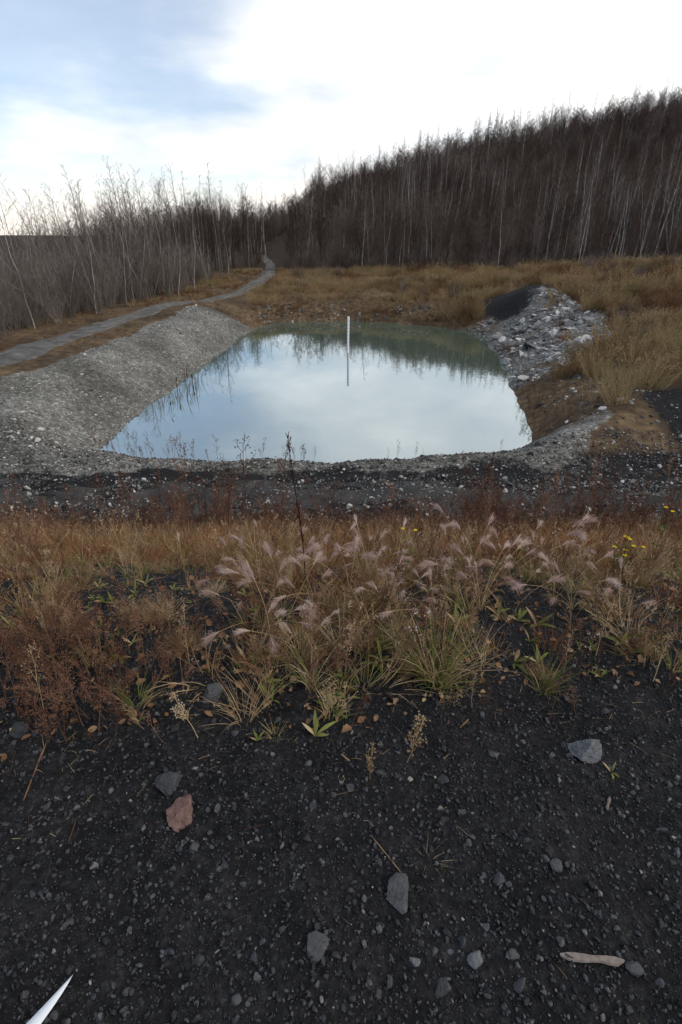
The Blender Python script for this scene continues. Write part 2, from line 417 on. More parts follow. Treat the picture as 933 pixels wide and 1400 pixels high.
def fallen():
    b = MB(); L = R.uniform(.022,.05); W = L*R.uniform(.45,.8); n = 6; curl = R.uniform(-1,1.6); tw_ = R.uniform(-20,20)
    for i in range(n+1):
        t = i/n; w = W*math.sin(math.pi*min(1, t*.93+.05))**.8*.5*(1+R.uniform(-.25,.25)); x = (t-.5)*L
        z = .004+curl*x*x*18+R.uniform(-.0015,.0015)
        b.v += [Vector((x,-w,z+w*.5*abs(curl)+x*w*tw_)), Vector((x,0,z)), Vector((x,w,z+w*.4-x*w*tw_))]
    for i in range(n):
        for j in range(2):
            b.f.append((i*3+j, i*3+j+1, i*3+j+4, i*3+j+3)); b.m.append(0)
    b.rib([Vector((-.5*L,0,.004)), Vector((-.75*L,.002,.006)), Vector((-L,.004,.004))], .0015, 0)
    return b

def tree(H, nb, crown0, spread, twn=7, tw=.02, brm=.3, lean=.03, r0k=.0075, fork=0):
    b = MB(); N = 9
    r0 = H*r0k
    def stem(x0, y0, z0, HH, lx, ly, rr, nb_, c0):
        x, y = x0, y0; pts = []
        for i in range(N+1):
            t = i/N; pts.append(Vector((x, y, z0+HH*t-(.3 if (i == 0 and z0 == 0) else 0)))); x += lx*HH/N+R.gauss(0,.06); y += ly*HH/N+R.gauss(0,.06)
        b.tube(pts, [rr*(1-i/N)**.8+.005 for i in range(N+1)], 4, 0)
        for i in range(nb_):
            t = c0+(1-c0)*((i+R.random())/nb_)**.85; t = min(t, .985)
            k = min(int(t*N), N-1); p = pts[k].lerp(pts[k+1], t*N-k)
            a = R.uniform(0,6.28); ln = spread*HH*math.sin(math.pi*min(1, .22+.74*t))**.6*R.uniform(.5,1.25)
            ln = max(ln, .45)
            up = R.uniform(.4,1.5)
            d = Vector((math.cos(a), math.sin(a), up)).normalized()
            q = p+d*ln*.5; d2 = (d+Vector((R.gauss(0,.25), R.gauss(0,.25), .35))).normalized(); e = q+d2*ln*.5
            rb = rr*.3*(1.1-t)
            b.tube([p, q, e], [rb+.005, rb*.6+.004, .003], 3, 0 if R.random() < brm else 1)
            for j in range(twn):
                s = R.uniform(.15,1); c = p.lerp(q, s*2) if s < .5 else q.lerp(e, s*2-1)
                dd = (d+Vector((R.gauss(0,.8), R.gauss(0,.8), R.uniform(-.1,.8)))).normalized(); l2 = ln*R.uniform(.25,.55)
                m = c+dd*l2*.5; tip = m+(dd+Vector((R.gauss(0,.2), R.gauss(0,.2), .3))).normalized()*l2*.5
                b.rib([c, m, tip], tw, 1)
                for _ in range(2):
                    dq = (dd+Vector((R.gauss(0,.7), R.gauss(0,.7), R.gauss(.1,.4)))).normalized()
                    b.rib([m, m+dq*l2*R.uniform(.3,.6)], [tw*.6], 1)
        return pts
    pts = stem(0, 0, 0, H, R.gauss(0,lean), R.gauss(0,lean), r0, nb, crown0)
    for f in range(fork):
        k = R.randint(1,4); p = pts[k]; a = R.uniform(0,6.28)
        stem(p.x, p.y, p.z+.001, (H-p.z)*R.uniform(.6,.95), math.cos(a)*.2, math.sin(a)*.2, r0*.6, nb//2, .25)
    return b
def brush(H, ns):
    b = MB()
    for i in range(ns):
        a = R.uniform(0,6.28); r = R.uniform(0,.35); base = Vector((math.cos(a)*r, math.sin(a)*r, -.1))
        h = H*R.uniform(.55,1.05)
        pts = bladepts(base, a, h, R.uniform(.05,.5), R.uniform(-.06,.05), 5)
        b.tube(pts, [.022,.018,.014,.010,.007,.004], 3, 0)
        for j in range(18):
            t = R.uniform(.25,1)*5; k = min(int(t), 4); c = pts[k].lerp(pts[k+1], t-k)
            dd = Vector((R.gauss(0,.5), R.gauss(0,.5), R.uniform(.4,1.2))).normalized(); l2 = H*R.uniform(.10,.26)
            m = c+dd*l2*.5; b.rib([c, m, m+(dd+Vector((R.gauss(0,.25), R.gauss(0,.25), .3))).normalized()*l2*.5], .013, 1)
            for _ in range(2):
                b.rib([m, m+(dd+Vector((R.gauss(0,.5), R.gauss(0,.5), .2))).normalized()*l2*.45], [.009], 1)
    return b
def spruce(H):
    b = MB(); b.tube([Vector((0,0,-.3)), Vector((0,0,H*.5)), Vector((0,0,H))], [H*.012,H*.008,.01], 5, 0)
    for i in range(130):
        t = .08+.92*(i/130)**.9; a = R.uniform(0,6.28); ln = H*.17*(1.02-t)*R.uniform(.7,1.2)+.1
        p = Vector((0,0,H*t)); d = Vector((math.cos(a), math.sin(a), -.15)); e = p+d*ln
        b.rib([p, p+d*ln*.6, e], [ln*.18, ln*.42], 1, Vector((-math.sin(a), math.cos(a), 0)))
        for _ in range(5):
            c = p.lerp(e, R.uniform(.3,1)); b.rib([c, c+Vector((R.gauss(0,.2), R.gauss(0,.2), -.25))*ln*.8], [.07], 1)
    return b

def rockmesh(name, sub, cuts, mat, flat=.7, rough=.04, rs=None, wide=.85):
    import bmesh
    rr = random.Random(rs) if rs is not None else R
    bm = bmesh.new(); bmesh.ops.create_icosphere(bm, subdivisions=sub, radius=1)
    pl = []
    for i in range(cuts):
        v = Vector((rr.gauss(0,1), rr.gauss(0,1), rr.gauss(0,1))).normalized(); pl.append((v, rr.uniform(.42,.8)))
    off = Vector((rr.uniform(0,50), 0, 0))
    for v in bm.verts:
        d = v.co.normalized(); r = 1.0
        for nrm, ds in pl:
            c = nrm.dot(d)
            if c > .05: r = min(r, ds/c)
        r += rough*mnoise.noise(d*3+off)+rough*.6*mnoise.noise(d*8+off)+(rough*.5*mnoise.noise(d*18+off) if sub > 3 else 0)
        v.co = Vector((d.x*r, d.y*r*wide, d.z*r*flat))
    me = bpy.data.meshes.new(name); bm.to_mesh(me); bm.free(); me.materials.append(mat); return me

# ------------------------------------------------------------------ instanced scatter through geometry nodes
def coll(name, meshes):
    c = bpy.data.collections.new(name)
    for i, m in enumerate(meshes):
        c.objects.link(bpy.data.objects.new('%s_%02d' % (name, i), m))
    return c
def scatter(name, x, y, c, scale, tilt=0., zoff=0., rotz=None, z=None, nonuni=0.):
    N = len(x); k = len(c.objects)
    if N == 0: return
    z = hgt(x, y) if z is None else z
    me = bpy.data.meshes.new(name); me.vertices.add(N)
    me.vertices.foreach_set('co', np.stack([x, y, z+zoff], 1).astype(np.float32).ravel())
    rot = np.stack([NR.randn(N)*tilt, NR.randn(N)*tilt, NR.rand(N)*6.283 if rotz is None else rotz], 1)
    sc = np.stack([scale*(1+nonuni*(NR.rand(N)-.5)) for _ in range(3)], 1)
    for nm, arr in (('rot', rot), ('scl', sc)):
        a = me.attributes.new(nm, 'FLOAT_VECTOR', 'POINT'); a.data.foreach_set('vector', arr.astype(np.float32).ravel())
    a = me.attributes.new('idx', 'INT', 'POINT'); a.data.foreach_set('value', NR.randint(0, k, N).astype(np.int32))
    o = link(name, me)
    g = bpy.data.node_groups.new(name+'_gn', 'GeometryNodeTree')
    g.interface.new_socket('Geometry', in_out='INPUT', socket_type='NodeSocketGeometry')
    g.interface.new_socket('Geometry', in_out='OUTPUT', socket_type='NodeSocketGeometry')
    gi = g.nodes.new('NodeGroupInput'); go = g.nodes.new('NodeGroupOutput')
    iop = g.nodes.new('GeometryNodeInstanceOnPoints'); ci = g.nodes.new('GeometryNodeCollectionInfo')
    ci.inputs['Collection'].default_value = c; ci.inputs['Separate Children'].default_value = True
    ci.inputs['Reset Children'].default_value = True
    iop.inputs['Pick Instance'].default_value = True
    def na(nm, dt):
        q = g.nodes.new('GeometryNodeInputNamedAttribute'); q.data_type = dt; q.inputs['Name'].default_value = nm; return q.outputs['Attribute']
    e2r = g.nodes.new('FunctionNodeEulerToRotation')
    g.links.new(gi.outputs[0], iop.inputs['Points']); g.links.new(ci.outputs[0], iop.inputs['Instance'])
    g.links.new(na('idx', 'INT'), iop.inputs['Instance Index'])
    g.links.new(na('rot', 'FLOAT_VECTOR'), e2r.inputs[0]); g.links.new(e2r.outputs[0], iop.inputs['Rotation'])
    g.links.new(na('scl', 'FLOAT_VECTOR'), iop.inputs['Scale']); g.links.new(iop.outputs[0], go.inputs[0])
    md = o.modifiers.new('scatter', 'NODES'); md.node_group = g
    return o

# ---- stones
c_dark = coll('coal_chip', [rockmesh('coal_chip', 1 if i < 6 else 2, 7, M_dark, R.uniform(.35,.75), .03, None, R.uniform(.5,.95)) for i in range(10)])
c_light = coll('pale_stone', [rockmesh('pale_stone', 1 if i < 4 else 2, 6, M_light, R.uniform(.5,.8)) for i in range(8)])
c_mid = coll('mixed_stone', [rockmesh('mixed_stone', 1 if i < 4 else 2, 6, M_mid, R.uniform(.5,.8)) for i in range(8)])
c_slab = coll('shale_slab', [rockmesh('shale_slab', 3, 8, M_slab, R.uniform(.18,.45), .06, None, R.uniform(.5,.8)) for i in range(6)])
N = 85000
y = .15+3.0*NR.rand(N)**1.15; x = (NR.rand(N)*2-1)*(1.0+.8*y)
s = np.clip(np.exp(NR.randn(N)*.6+math.log(.0036)), .0015, .013)
scatter('coal_gravel', x, y, c_dark, s, 1.0, .0014, nonuni=.5)
N = 11000
y = .2+11*NR.rand(N)**1.5; x = (NR.rand(N)*2-1)*(1.2+.8*y)
s = np.clip(np.exp(NR.randn(N)*.45+math.log(.008)), .005, .022)*(1+sm((y-3)/5))
scatter('coal_rubble', x, y, c_dark, s, .8, .001, nonuni=.5)
N = 46000
y = 8.8+6.0*NR.rand(N)**.85; x = (NR.rand(N)*2-1)*13
d = pond_d(x, y); keep = (d > .02) & (NR.rand(N) < np.where(y > 12.9, .8, np.clip(.5+fbm(x, y, 1.5, 3), .1, 1)))
x, y = x[keep], y[keep]
s = np.clip(np.exp(NR.randn(len(x))*.65+math.log(.015)), .008, .13)
scatter('shore_gravel', x, y, c_mid, s, .5, 0.012, nonuni=.4)
N = 14000
y = 10.1+2.3*NR.rand(N); x = (NR.rand(N)*2-1)*12; k = NR.rand(N) < np.clip(.55+fbm(x, y, 1.1, 3)*1.2, .08, 1); x, y = x[k], y[k]
scatter('track_gravel', x, y, c_mid, np.clip(np.exp(NR.randn(len(x))*.6+math.log(.019)), .01, .1), .5, .03, nonuni=.4)
N = 50000
x = -6-8.5*NR.rand(N); y = 12.3+29*NR.rand(N)**1.2
g0 = zones(x, y)[0]; keep = (g0 > .25+.5*NR.rand(N)) & (pond_d(x, y) > .0) & (NR.rand(N) < np.clip(.5+fbm(x, y, 2.5, 3)*1.2, .1, 1))
x, y = x[keep], y[keep]; s = np.clip(np.exp(NR.randn(len(x))*.6+math.log(.024)), .01, .22)
scatter('bank_gravel', x, y, c_light, s, .5, .0, nonuni=.4)
N = 12000
x = 6+11*NR.rand(N); y = 21+20*NR.rand(N)
g0 = zones(x, y)[0]; keep = (g0 > .3+.4*NR.rand(N)) & (pond_d(x, y) > 0)
x, y = x[keep], y[keep]; s = np.clip(np.exp(NR.randn(len(x))*.6+math.log(.04)), .02, .3)
scatter('riprap_stones', x, y, c_light, s, .5, .0, nonuni=.4)
N = 2600
x = 7+10*NR.rand(N); y = 22+19*NR.rand(N)
g0 = zones(x, y)[0]; keep = (g0 > .5) & (pond_d(x, y) > .1) & (fbm(x*1.0, y, 2.2, 2) > -.2)
x, y = x[keep], y[keep]; s = np.clip(np.exp(NR.randn(len(x))*.55+math.log(.21)), .08, .9)
scatter('shale_slabs', x, y, c_slab, s, .2, .02, rotz=.9+NR.randn(len(x))*.3, nonuni=.4)
N = 7000
x = 5.5+14*NR.rand(N); y = 11+16*NR.rand(N)
keep = (pond_d(x, y) > 0) & (NR.rand(N) < .8*sm(.4+fbm(x, y, 3, 2)*1.5)); x, y = x[keep], y[keep]
scatter('slope_stones', x, y, c_mid, np.clip(np.exp(NR.randn(len(x))*.6+math.log(.035)), .015, .28), .5, 0, nonuni=.4)
N = 1800
x = -7+18*NR.rand(N); y = 42+7*NR.rand(N); keep = (pond_d(x, y) > 0) & (pond_d(x, y) < 2.6) & (fbm(x, y, 2.5, 3) > -.1); x, y = x[keep], y[keep]
scatter('far_bank_stones', x, y, c_mid, np.clip(np.exp(NR.randn(len(x))*.6+math.log(.07)), .04, .3), .5, 0, nonuni=.4)

# ---- meadow grasses (mid and far)
c_field = coll('field_tuft', [tuft(50, .5, .22, .5, .011, .12, heads=.4).mesh('field_tuft', [M_field]) for i in range(5)])
c_rust = coll('rust_tuft', [tuft(45, .42, .18, .5, .009, .12).mesh('rust_tuft', [M_fieldr]) for i in range(4)])
N = 46000
x = -22+72*NR.rand(N); y = 16+66*NR.rand(N)**.85
g0, c0, _, f0 = zones(x, y); d = pond_d(x, y)
def roadx(y): return np.interp(y, [14,20,28,34,44,53,62,75,90], [-16,-14.3,-14.2,-14.1,-12.9,-10.2,-9.4,-9.8,-11])
rx = roadx(y)
inrip = (g0 < .35) | ((x > 8) & (fbm(x, y, 2.0, 2) > .3) & (NR.rand(N) < .4))
keep = inrip & (c0 < .4) & (d > .25) & (np.abs(x-rx) > 1.4+fbm(x, y, 2, 2)*.5) & (x < y*.8+8) & (x > rx-5-NR.rand(N)*4)
keep &= NR.rand(N) < np.clip(.55+fbm(x, y, 4, 3)*1.7, .05, 1)
x, y = x[keep], y[keep]; pick = fbm(x+40, y, 7, 3)*1.5+NR.randn(len(x))*.22+.45*(pond_d(x, y) < 2.2)
s = .45+NR.rand(len(x))*.8; s = s*(1+.4*sm((y-45)/20)+.6*(x > 9))*np.where((pond_d(x, y) < 1.0), .7, 1)*np.where(x < -10, .6, 1)*(1+.7*fbm(x, y, 3, 2))
a = pick < .12
scatter('meadow_grass', x[a], y[a], c_field, s[a], .15)
scatter('rust_meadow_grass', x[~a], y[~a], c_rust, s[~a], .15)

# ---- foreground plants
c_straw = coll('straw_tuft', [tuft(R.randint(18,34), .26, .05, .65, .0033, .18, heads=.3).mesh('straw_tuft', [M_straw]) for i in range(6)])
c_or = coll('rust_clump', [tuft(38, .17, .06, .7, .0030, .2).mesh('rust_clump', [M_orange]) for i in range(4)])
c_grn = coll('green_clump', [tuft(34, .2, .035, .7, .0040, .22, (0,0,1)).mesh('green_clump', [M_green, M_straw]) for i in range(3)])
c_fox = coll('foxtail_plant', [foxtail(R.randint(2,4)).mesh('foxtail_plant', [M_straw, M_awn]) for i in range(8)])
c_weed = coll('weed_plant', [weed(R.uniform(.16,.42), R.randint(8,14)).mesh('weed_plant', [M_weed, M_weed]) for i in range(8)])
c_tanw = coll('tan_weed_plant', [weed(R.uniform(.16,.36), R.randint(10,16)).mesh('tan_weed_plant', [M_straw, M_straw]) for i in range(5)])
c_puff = coll('aster_seed_plant', [weed(R.uniform(.2,.34), R.randint(7,12), .2).mesh('aster_seed_plant', [M_weed, M_puff]) for i in range(4)])
c_tum = coll('dry_bush_mesh', [tumble(R.uniform(.12,.16)).mesh('dry_bush', [M_straw]) for i in range(3)])
c_leafp = coll('leafy_plant_mesh', [leafplant().mesh('leafy_plant', [M_green, M_straw]) for i in range(4)])
c_fall = coll('fallen_leaf', [fallen().mesh('fallen_leaf', [M_leaf]) for i in range(10)])
def edge(x): return 1.27+.20*x+fbm(x, x*0+5, .7, 3)*.25
def band(N, y0, y1, pw=1., lo=0.):
    y = y0+(y1-y0)*NR.rand(N)**pw; x = (NR.rand(N)*2-1)*(.6+.8*y)
    k = (y > edge(x)+lo+NR.rand(N)*.4)
    return x[k], y[k]
def thin(x, y, s, th, w=.3):
    k = fbm(x, y, s, 3)+NR.randn(len(x))*w > th+.12*(y < 2.4)
    return x[k], y[k]
x, y = thin(*band(1050, 1.1, 4.2), .45, .14, .22); scatter('straw_grass', x, y, c_straw, .4+.75*NR.rand(len(x)), .25)
x, y = thin(*band(1500, 1.2, 4.5, .75, .2), .5, .15, .22); scatter('rust_grass', x, y, c_or, .5+.7*NR.rand(len(x)), .2)
x, y = thin(*band(800, 1.0, 3.8), .4, .12, .2); scatter('green_grass', x, y, c_grn, .4+.65*NR.rand(len(x)), .2)
x, y = thin(*band(1150, 1.0, 3.8, 1, -.12), .4, .08); scatter('dry_weeds', x, y, c_weed, .5+.6*NR.rand(len(x)), .22)
x, y = thin(*band(800, 1.0, 3.8, 1, -.12), .4, .1); scatter('tan_weeds', x, y, c_tanw, .4+.7*NR.rand(len(x)), .22)
x, y = thin(*band(330, 1.5, 3.4), .4, .0); k = x > .2; scatter('aster_seed_heads', x[k], y[k], c_puff, .6+.5*NR.rand(k.sum()), .15)
x = -1.05+NR.randn(140)*.28; y = 1.2+NR.rand(140)*.6; k = (x > -2) & (x < -.35); scatter('rusty_weeds', x[k], y[k], c_weed, .5+.5*NR.rand(k.sum()), .2)
x = np.concatenate([NR.randn(24)*.42-.1, NR.rand(18)*2.0-.6, -.22+NR.randn(6)*.1]); y = np.concatenate([1.9+NR.rand(24)*.7, 1.8+NR.rand(18)*1.0, 1.6+NR.rand(6)*.3])
scatter('foxtail_barley', x, y, c_fox, .75+.45*NR.rand(len(x)), .18, rotz=NR.randn(len(x))*1.1)
x, y = band(55, 1.4, 3.0); scatter('dry_bushes', x, y, c_tum, .35+.6*NR.rand(len(x)), .2)
x, y = band(150, 1.1, 2.6, 1, -.08); scatter('leafy_weeds', x, y, c_leafp, .35+.7*NR.rand(len(x)), .2)
N = 1000; y = 1.0+1.7*NR.rand(N); x = (NR.rand(N)*2-1)*(.5+.8*y); k = (y > edge(x)+.03+.1*NR.rand(N))
scatter('fallen_leaves', x[k], y[k], c_fall, .4+.6*NR.rand(k.sum()), .6, .008)
b_l = []
for i in range(5):
    b = MB(); L = R.uniform(.02,.07); c1 = R.gauss(0,.2)
    b.rib([Vector((0,0,.003)), Vector((L*.5, L*c1*.5, .005)), Vector((L, L*c1, .003))], .0016, 0); b_l.append(b.mesh('straw_bit', [M_straw if i < 3 else M_weed]))
c_lit = coll('straw_bit', b_l)
N = 3200; y = .3+2.6*NR.rand(N)**.6; x = (NR.rand(N)*2-1)*(.5+.8*y); k = NR.rand(N) < np.clip(1-(edge(x)-y)*2.2, .03, 1)
scatter('straw_litter', x[k], y[k], c_lit, .5+1.0*NR.rand(k.sum()), .25, .002)
# slope below the crest
N = 7500; y = 3.2+6.5*NR.rand(N)**.9; x = (NR.rand(N)*2-1)*(1+.85*y)
x, y = thin(x, y, 1.4, .0, .3); h_ = NR.rand(len(x))+fbm(x, y, 2, 2)*.6
a = h_ < .45; scatter('slope_rust_grass', x[a], y[a], c_or, 1.0+1.1*NR.rand(a.sum()), .15)
b_ = (h_ >= .45) & (h_ < .68); scatter('slope_straw_grass', x[b_], y[b_], c_straw, .9+.9*NR.rand(b_.sum()), .15)
b_ = (h_ >= .68); scatter('slope_weeds', x[b_], y[b_], c_weed, .8+1.0*NR.rand(b_.sum()), .15)
x = (NR.rand(260)*2-1)*4.5; y = 3+3*NR.rand(260); scatter('slope_green_grass', x, y, c_grn, .9+.7*NR.rand(260), .15)
N = 300; x = np.concatenate([3.4+NR.randn(N//2)*.9, -2.6+NR.randn(N//2)*1.4]); y = 6.0+NR.rand(len(x))*4; scatter('tall_red_weeds', x, y, c_weed, 1.6+2.4*NR.rand(len(x))**2, .12)
# shoreline stems
N = 1500; i0 = NR.randint(0, len(POND), N); t = NR.rand(N)[:, None]
p = POND[i0]*(1-t)+POND[(i0+1) % len(POND)]*t; p = p+NR.randn(N, 2)*.4
k = (pond_d(p[:, 0], p[:, 1]) > .05) & (NR.rand(N) < np.clip(.4+fbm(p[:, 0], p[:, 1], 2, 2)*1.6, 0, 1))
scatter('shoreline_weeds', p[k, 0], p[k, 1], c_weed, .8+1.8*NR.rand(k.sum()), .15)
b = MB()
for i in range(30):
    px_, py_ = -6.9+R.gauss(0,.35), 22.5+R.gauss(0,1.6)
    h = R.uniform(.5,1.0); base = Vector((px_, py_, WZ-.1))
    pts = bladepts(base, R.uniform(0,6.28), h, .25, .05, 4); b.rib(pts, .025, 0)
    if R.random() < .4: b.tube([pts[-2], pts[-1]], [.02,.016], 5, 1)
link('cattail_reeds', b.mesh('cattail_reeds', [M_weed, M_stalk]))

# tall stalk
b = MB(); pts = [Vector((.03*math.sin(t*3)*(1-t)+.05*(1-t), 0, .9*t)) for t in np.linspace(0,1,9)]
b.tube(pts, [.0034-.0002*i for i in range(9)], 5, 0)
for i in range(60):
    t = R.uniform(.35,1); p = Vector((.05*(1-t)+.03*math.sin(t*3)*(1-t), 0, .9*t))
    a = R.uniform(0,6.28); q = p+Vector((math.cos(a)*.4, math.sin(a)*.4, 1)).normalized()*R.uniform(.012,.04); b.tube([p, q], [.0012,.0016], 3, 0); b.blob(q, .0026, 0)
link('dry_stalk', b.mesh('dry_stalk', [M_stalk]), (-.24, 2.2, float(hgt(-.24, 2.2))), (0,0,0))
def flowers(nf, h):
    b = MB()
    for i in range(nf):
        a = R.uniform(0,6.28); pts = bladepts(Vector((0,0,0)), a, h*R.uniform(.75,1.1), R.uniform(.05,.35), .05, 4)
        b.tube(pts, [.0018]*5, 3, 0); c = pts[-1]
        for k in range(14):
            aa = k*.45; u = Vector((math.cos(aa), math.sin(aa), .35)); q = c+u*.008; sd = Vector((-math.sin(aa), math.cos(aa), 0))
            b.rib([c, q, c+u*.014], [.002,.005], 1, sd)
        b.blob(c+Vector((0,0,.002)), .004, 1)
        for k in range(7):
            m = pts[R.randint(1,3)]; aa = R.uniform(0,6.28); b.rib([m, m+Vector((math.cos(aa)*.02, math.sin(aa)*.02, .012)), m+Vector((math.cos(aa)*.05, math.sin(aa)*.05, .01))], [.003,.009], 0)
    return b
for (fx, fy, nf, h) in ((1.64,2.55,6,.27),(1.86,2.6,3,.52),(1.78,2.7,4,.3),(1.05,2.6,2,.28),(.42,2.7,2,.33)):
    link('yellow_flower_plant', flowers(nf, h).mesh('yellow_flower_plant', [M_green, M_yellow]), (fx, fy, float(hgt(fx, fy))))
def put(name, bm_, mats, x, y, sc=1., rz=0.):
    link(name, bm_.mesh(name, mats), (x, y, float(hgt(x, y))-.004), (0,0,rz), (sc,)*3)
put('green_grass_tuft', tuft(170, .36, .05, .75, .0042, .2, (0,0,1)), [M_green, M_straw], .38, 1.5)
put('green_grass_tuft', tuft(60, .2, .03, .9, .0038, .25, (0,0,1)), [M_green, M_straw], .80, 1.46)
put('green_grass_tuft', tuft(50, .2, .03, .7, .0038, .2, (0,0,1)), [M_green, M_straw], -.78, 1.38)
put('straw_grass_tuft', tuft(44, .27, .04, 1.0, .0032, .12), [M_straw], -.36, 1.32)
put('straw_grass_tuft', tuft(22, .085, .02, 1.5, .0018, .3, (0,0,1)), [M_straw, M_green], .25, .82)
put('dry_bush', tumble(.17), [M_straw], -1.45, 2.3); put('dry_bush', tumble(.15), [M_straw], .08, 1.95)
put('dry_bush', tumble(.15), [M_straw], -.9, 1.9)
put('leafy_plant', leafplant(9), [M_green, M_straw], -.04, 1.36, 1.0); put('leafy_plant', leafplant(6, .8), [M_green, M_straw], .02, 1.4, .8, 1)
put('leafy_plant', leafplant(), [M_green, M_straw], 1.0, .82, .4); put('leafy_plant', leafplant(), [M_green, M_straw], .9, 1.1, .4)

# ---- individual rocks, sticks, paper
def rock(name, mat, x, y, w, flat, seed, rz=0.):
    me = rockmesh(name, 5 if w > .06 else 3, 11, mat, flat, .07, seed)
    link(name, me, (x, y, float(hgt(x, y))+w*.12), (.1,-.1,rz), (w*.62,)*3)
rock('reddish_rock', M_red, -.49, .955, .10, .6, 25, 1.6); rock('dark_rock', M_dgrey, -.555, 1.06, .085, .7, 2)
rock('grey_rock', M_grey, .845, 1.17, .13, .6, 23, .4); rock('dark_rock', M_dgrey, .154, .73, .08, .4, 4, 1)
rock('dark_rock', M_dgrey, -.057, .614, .065, .4, 5); rock('grey_rock', M_dgrey, .334, 1.06, .045, .7, 6)
rock('grey_rock', M_grey, .328, .593, .045, .5, 7); rock('grey_rock', M_grey, .18, .59, .026, .6, 8)
rock('dark_rock', M_dgrey, .241, .54, .045, .5, 9); rock('dark_rock', M_dgrey, .60, .80, .04, .6, 10)
rock('dark_rock', M_dgrey, .42, .6, .03, .6, 12); rock('dark_rock', M_dgrey, -.5, 1.42, .09, .6, 13); rock('dark_rock', M_dgrey, -1.15, 1.25, .07, .6, 14)
c_rk = coll('dark_pebble', [rockmesh('dark_pebble', 3, 9, M_dgrey, R.uniform(.4,.8), .06) for i in range(8)])
N = 150; y = .35+1.5*NR.rand(N); x = (NR.rand(N)*2-1)*(.35+.7*y)
scatter('dark_pebbles', x, y, c_rk, np.clip(np.exp(NR.randn(N)*.4+math.log(.011)), .006, .026), .6, .003, nonuni=.4)
M_wood = plant_mat('weathered_wood', [(0,(.12,.10,.088)),(1,(.24,.20,.175))], 0, 90, 1.)
def stick(name, a, c_, w, t, mat):
    n = 9; A = Vector((a[0], a[1], float(hgt(a[0], a[1]))+t*.9)); B = Vector((c_[0], c_[1], float(hgt(c_[0], c_[1]))+t*.9))
    d = (B-A); sd = Vector((-d.y, d.x, 0)).normalized(); V = []
    for i in range(n):
        q = A.lerp(B, i/(n-1))+sd*R.uniform(-.1,.1)*w; ww = w*(.35 if i in (0, n-1) else 1)*R.uniform(.8,1.2)*.5
        for (u, v) in ((-1,-.6),(-.7,.7),(0,1),(.8,.6),(1,-.5),(0,-1)):
            V.append(q+sd*u*ww+Vector((0,0,v*t*.5*R.uniform(.6,1.3))))
    F = [(i*6+j, i*6+(j+1) % 6, (i+1)*6+(j+1) % 6, (i+1)*6+j) for i in range(n-1) for j in range(6)]+[tuple(range(6))[::-1], tuple(range((n-1)*6, n*6))]
    link(name, mk_mesh(name, V, F, [mat]))
stick('wood_splinter', (.535,.60), (.685,.585), .017, .008, M_wood)
stick('twig', (.82,.965), (.85,1.01), .009, .006, M_wood); stick('twig', (-1.0,1.0), (-1.03,1.2), .005, .005, M_weed)
stick('twig', (.03,1.13), (.0,1.16), .006, .004, M_straw); stick('twig', (.43,1.27), (.47,1.31), .005, .004, M_straw)
stick('twig', (-.8,.87), (-.81,.94), .004, .004, M_weed); stick('twig', (.17,.78), (.09,.88), .003, .003, M_straw)
nt = NT('white_plastic'); bs = nt.n('ShaderNodeBsdfPrincipled'); bs.inputs['Base Color'].default_value = (.78,.80,.82,1); bs.inputs['Roughness'].default_value = .45
nt.l(bs.outputs[0], nt.out.inputs[0]); M_white = nt.m
V = []; F = []
for i in range(9):
    t = i/8; cx = -.634-.06*t-.02*t*t; cy = .558-.17*t; w = .065*t**.85+.0008
    for u in (-.5, 0, .5): V.append((cx+u*w, cy+u*w*.3, .016+.035*t+.02*(u*u)*t))
for i in range(8):
    for j in range(2): F.append((i*3+j, i*3+j+1, i*3+j+4, i*3+j+3))
o = link('white_paper_scrap', mk_mesh('white_paper_scrap', V, F, [M_white], smooth=True))
o.modifiers.new('t', 'SOLIDIFY').thickness = .0008

# ---- marker pole in pond
b = MB()
b.tube([Vector((0,0,-1.2)), Vector((0,0,2.0))], [.065,.065], 20, 0)
b.tube([Vector((0,0,2.0)), Vector((0,0,2.005)), Vector((0,0,2.05)), Vector((0,0,2.06))], [.072,.074,.072,.02], 20, 0)
for k in range(1, 10): b.tube([Vector((0,0,.2*k)), Vector((0,0,.2*k+.012))], [.0665,.0665], 20, 1)
link('white_marker_pole', b.mesh('white_marker_pole', [M_white, M_grey]), (.42, 32.07, WZ), (0,.01,0))

# ---- trees
c_tree = coll('bare_aspen', [tree(R.uniform(9,13), R.randint(22,32), R.uniform(.35,.6), R.uniform(.12,.18), 6, .015, .3, .03, .0072, 1 if i % 4 == 0 else 0).mesh('bare_aspen', [M_bark, M_twig]) for i in range(8)])
c_brown = coll('bare_alder', [tree(R.uniform(5.5,8.5), R.randint(26,34), R.uniform(.12,.3), R.uniform(.22,.32), 8, .018, .05, .06, .0055, R.randint(0,2)).mesh('bare_alder', [M_twig, M_twig]) for i in range(7)])
c_thin = coll('bare_sapling', [tree(R.uniform(7,10), R.randint(14,22), R.uniform(.2,.4), R.uniform(.12,.22), 6, .011, .4, .08, .0045, i % 2).mesh('bare_sapling', [M_bark, M_brush]) for i in range(6)])
c_brush = coll('bare_brush', [brush(4, 12).mesh('bare_brush', [M_brush, M_brush]) for i in range(5)])
c_under = coll('understory_brush', [brush(3, 12).mesh('understory_brush', [M_twig, M_brush if i % 3 == 0 else M_twig]) for i in range(4)])
c_spr = coll('spruce', [spruce(9).mesh('spruce', [M_bark, M_needle]) for i in range(2)])
def frus(x, y): return np.abs(x) < y*.75+14
def notpath(x, y): return np.abs(x-roadx(y)) > 2.2
def front(x): return 79+fbm(x, x*0, 14, 3)*6
N = 7000; x = -110+300*NR.rand(N); y = 77+140*NR.rand(N)
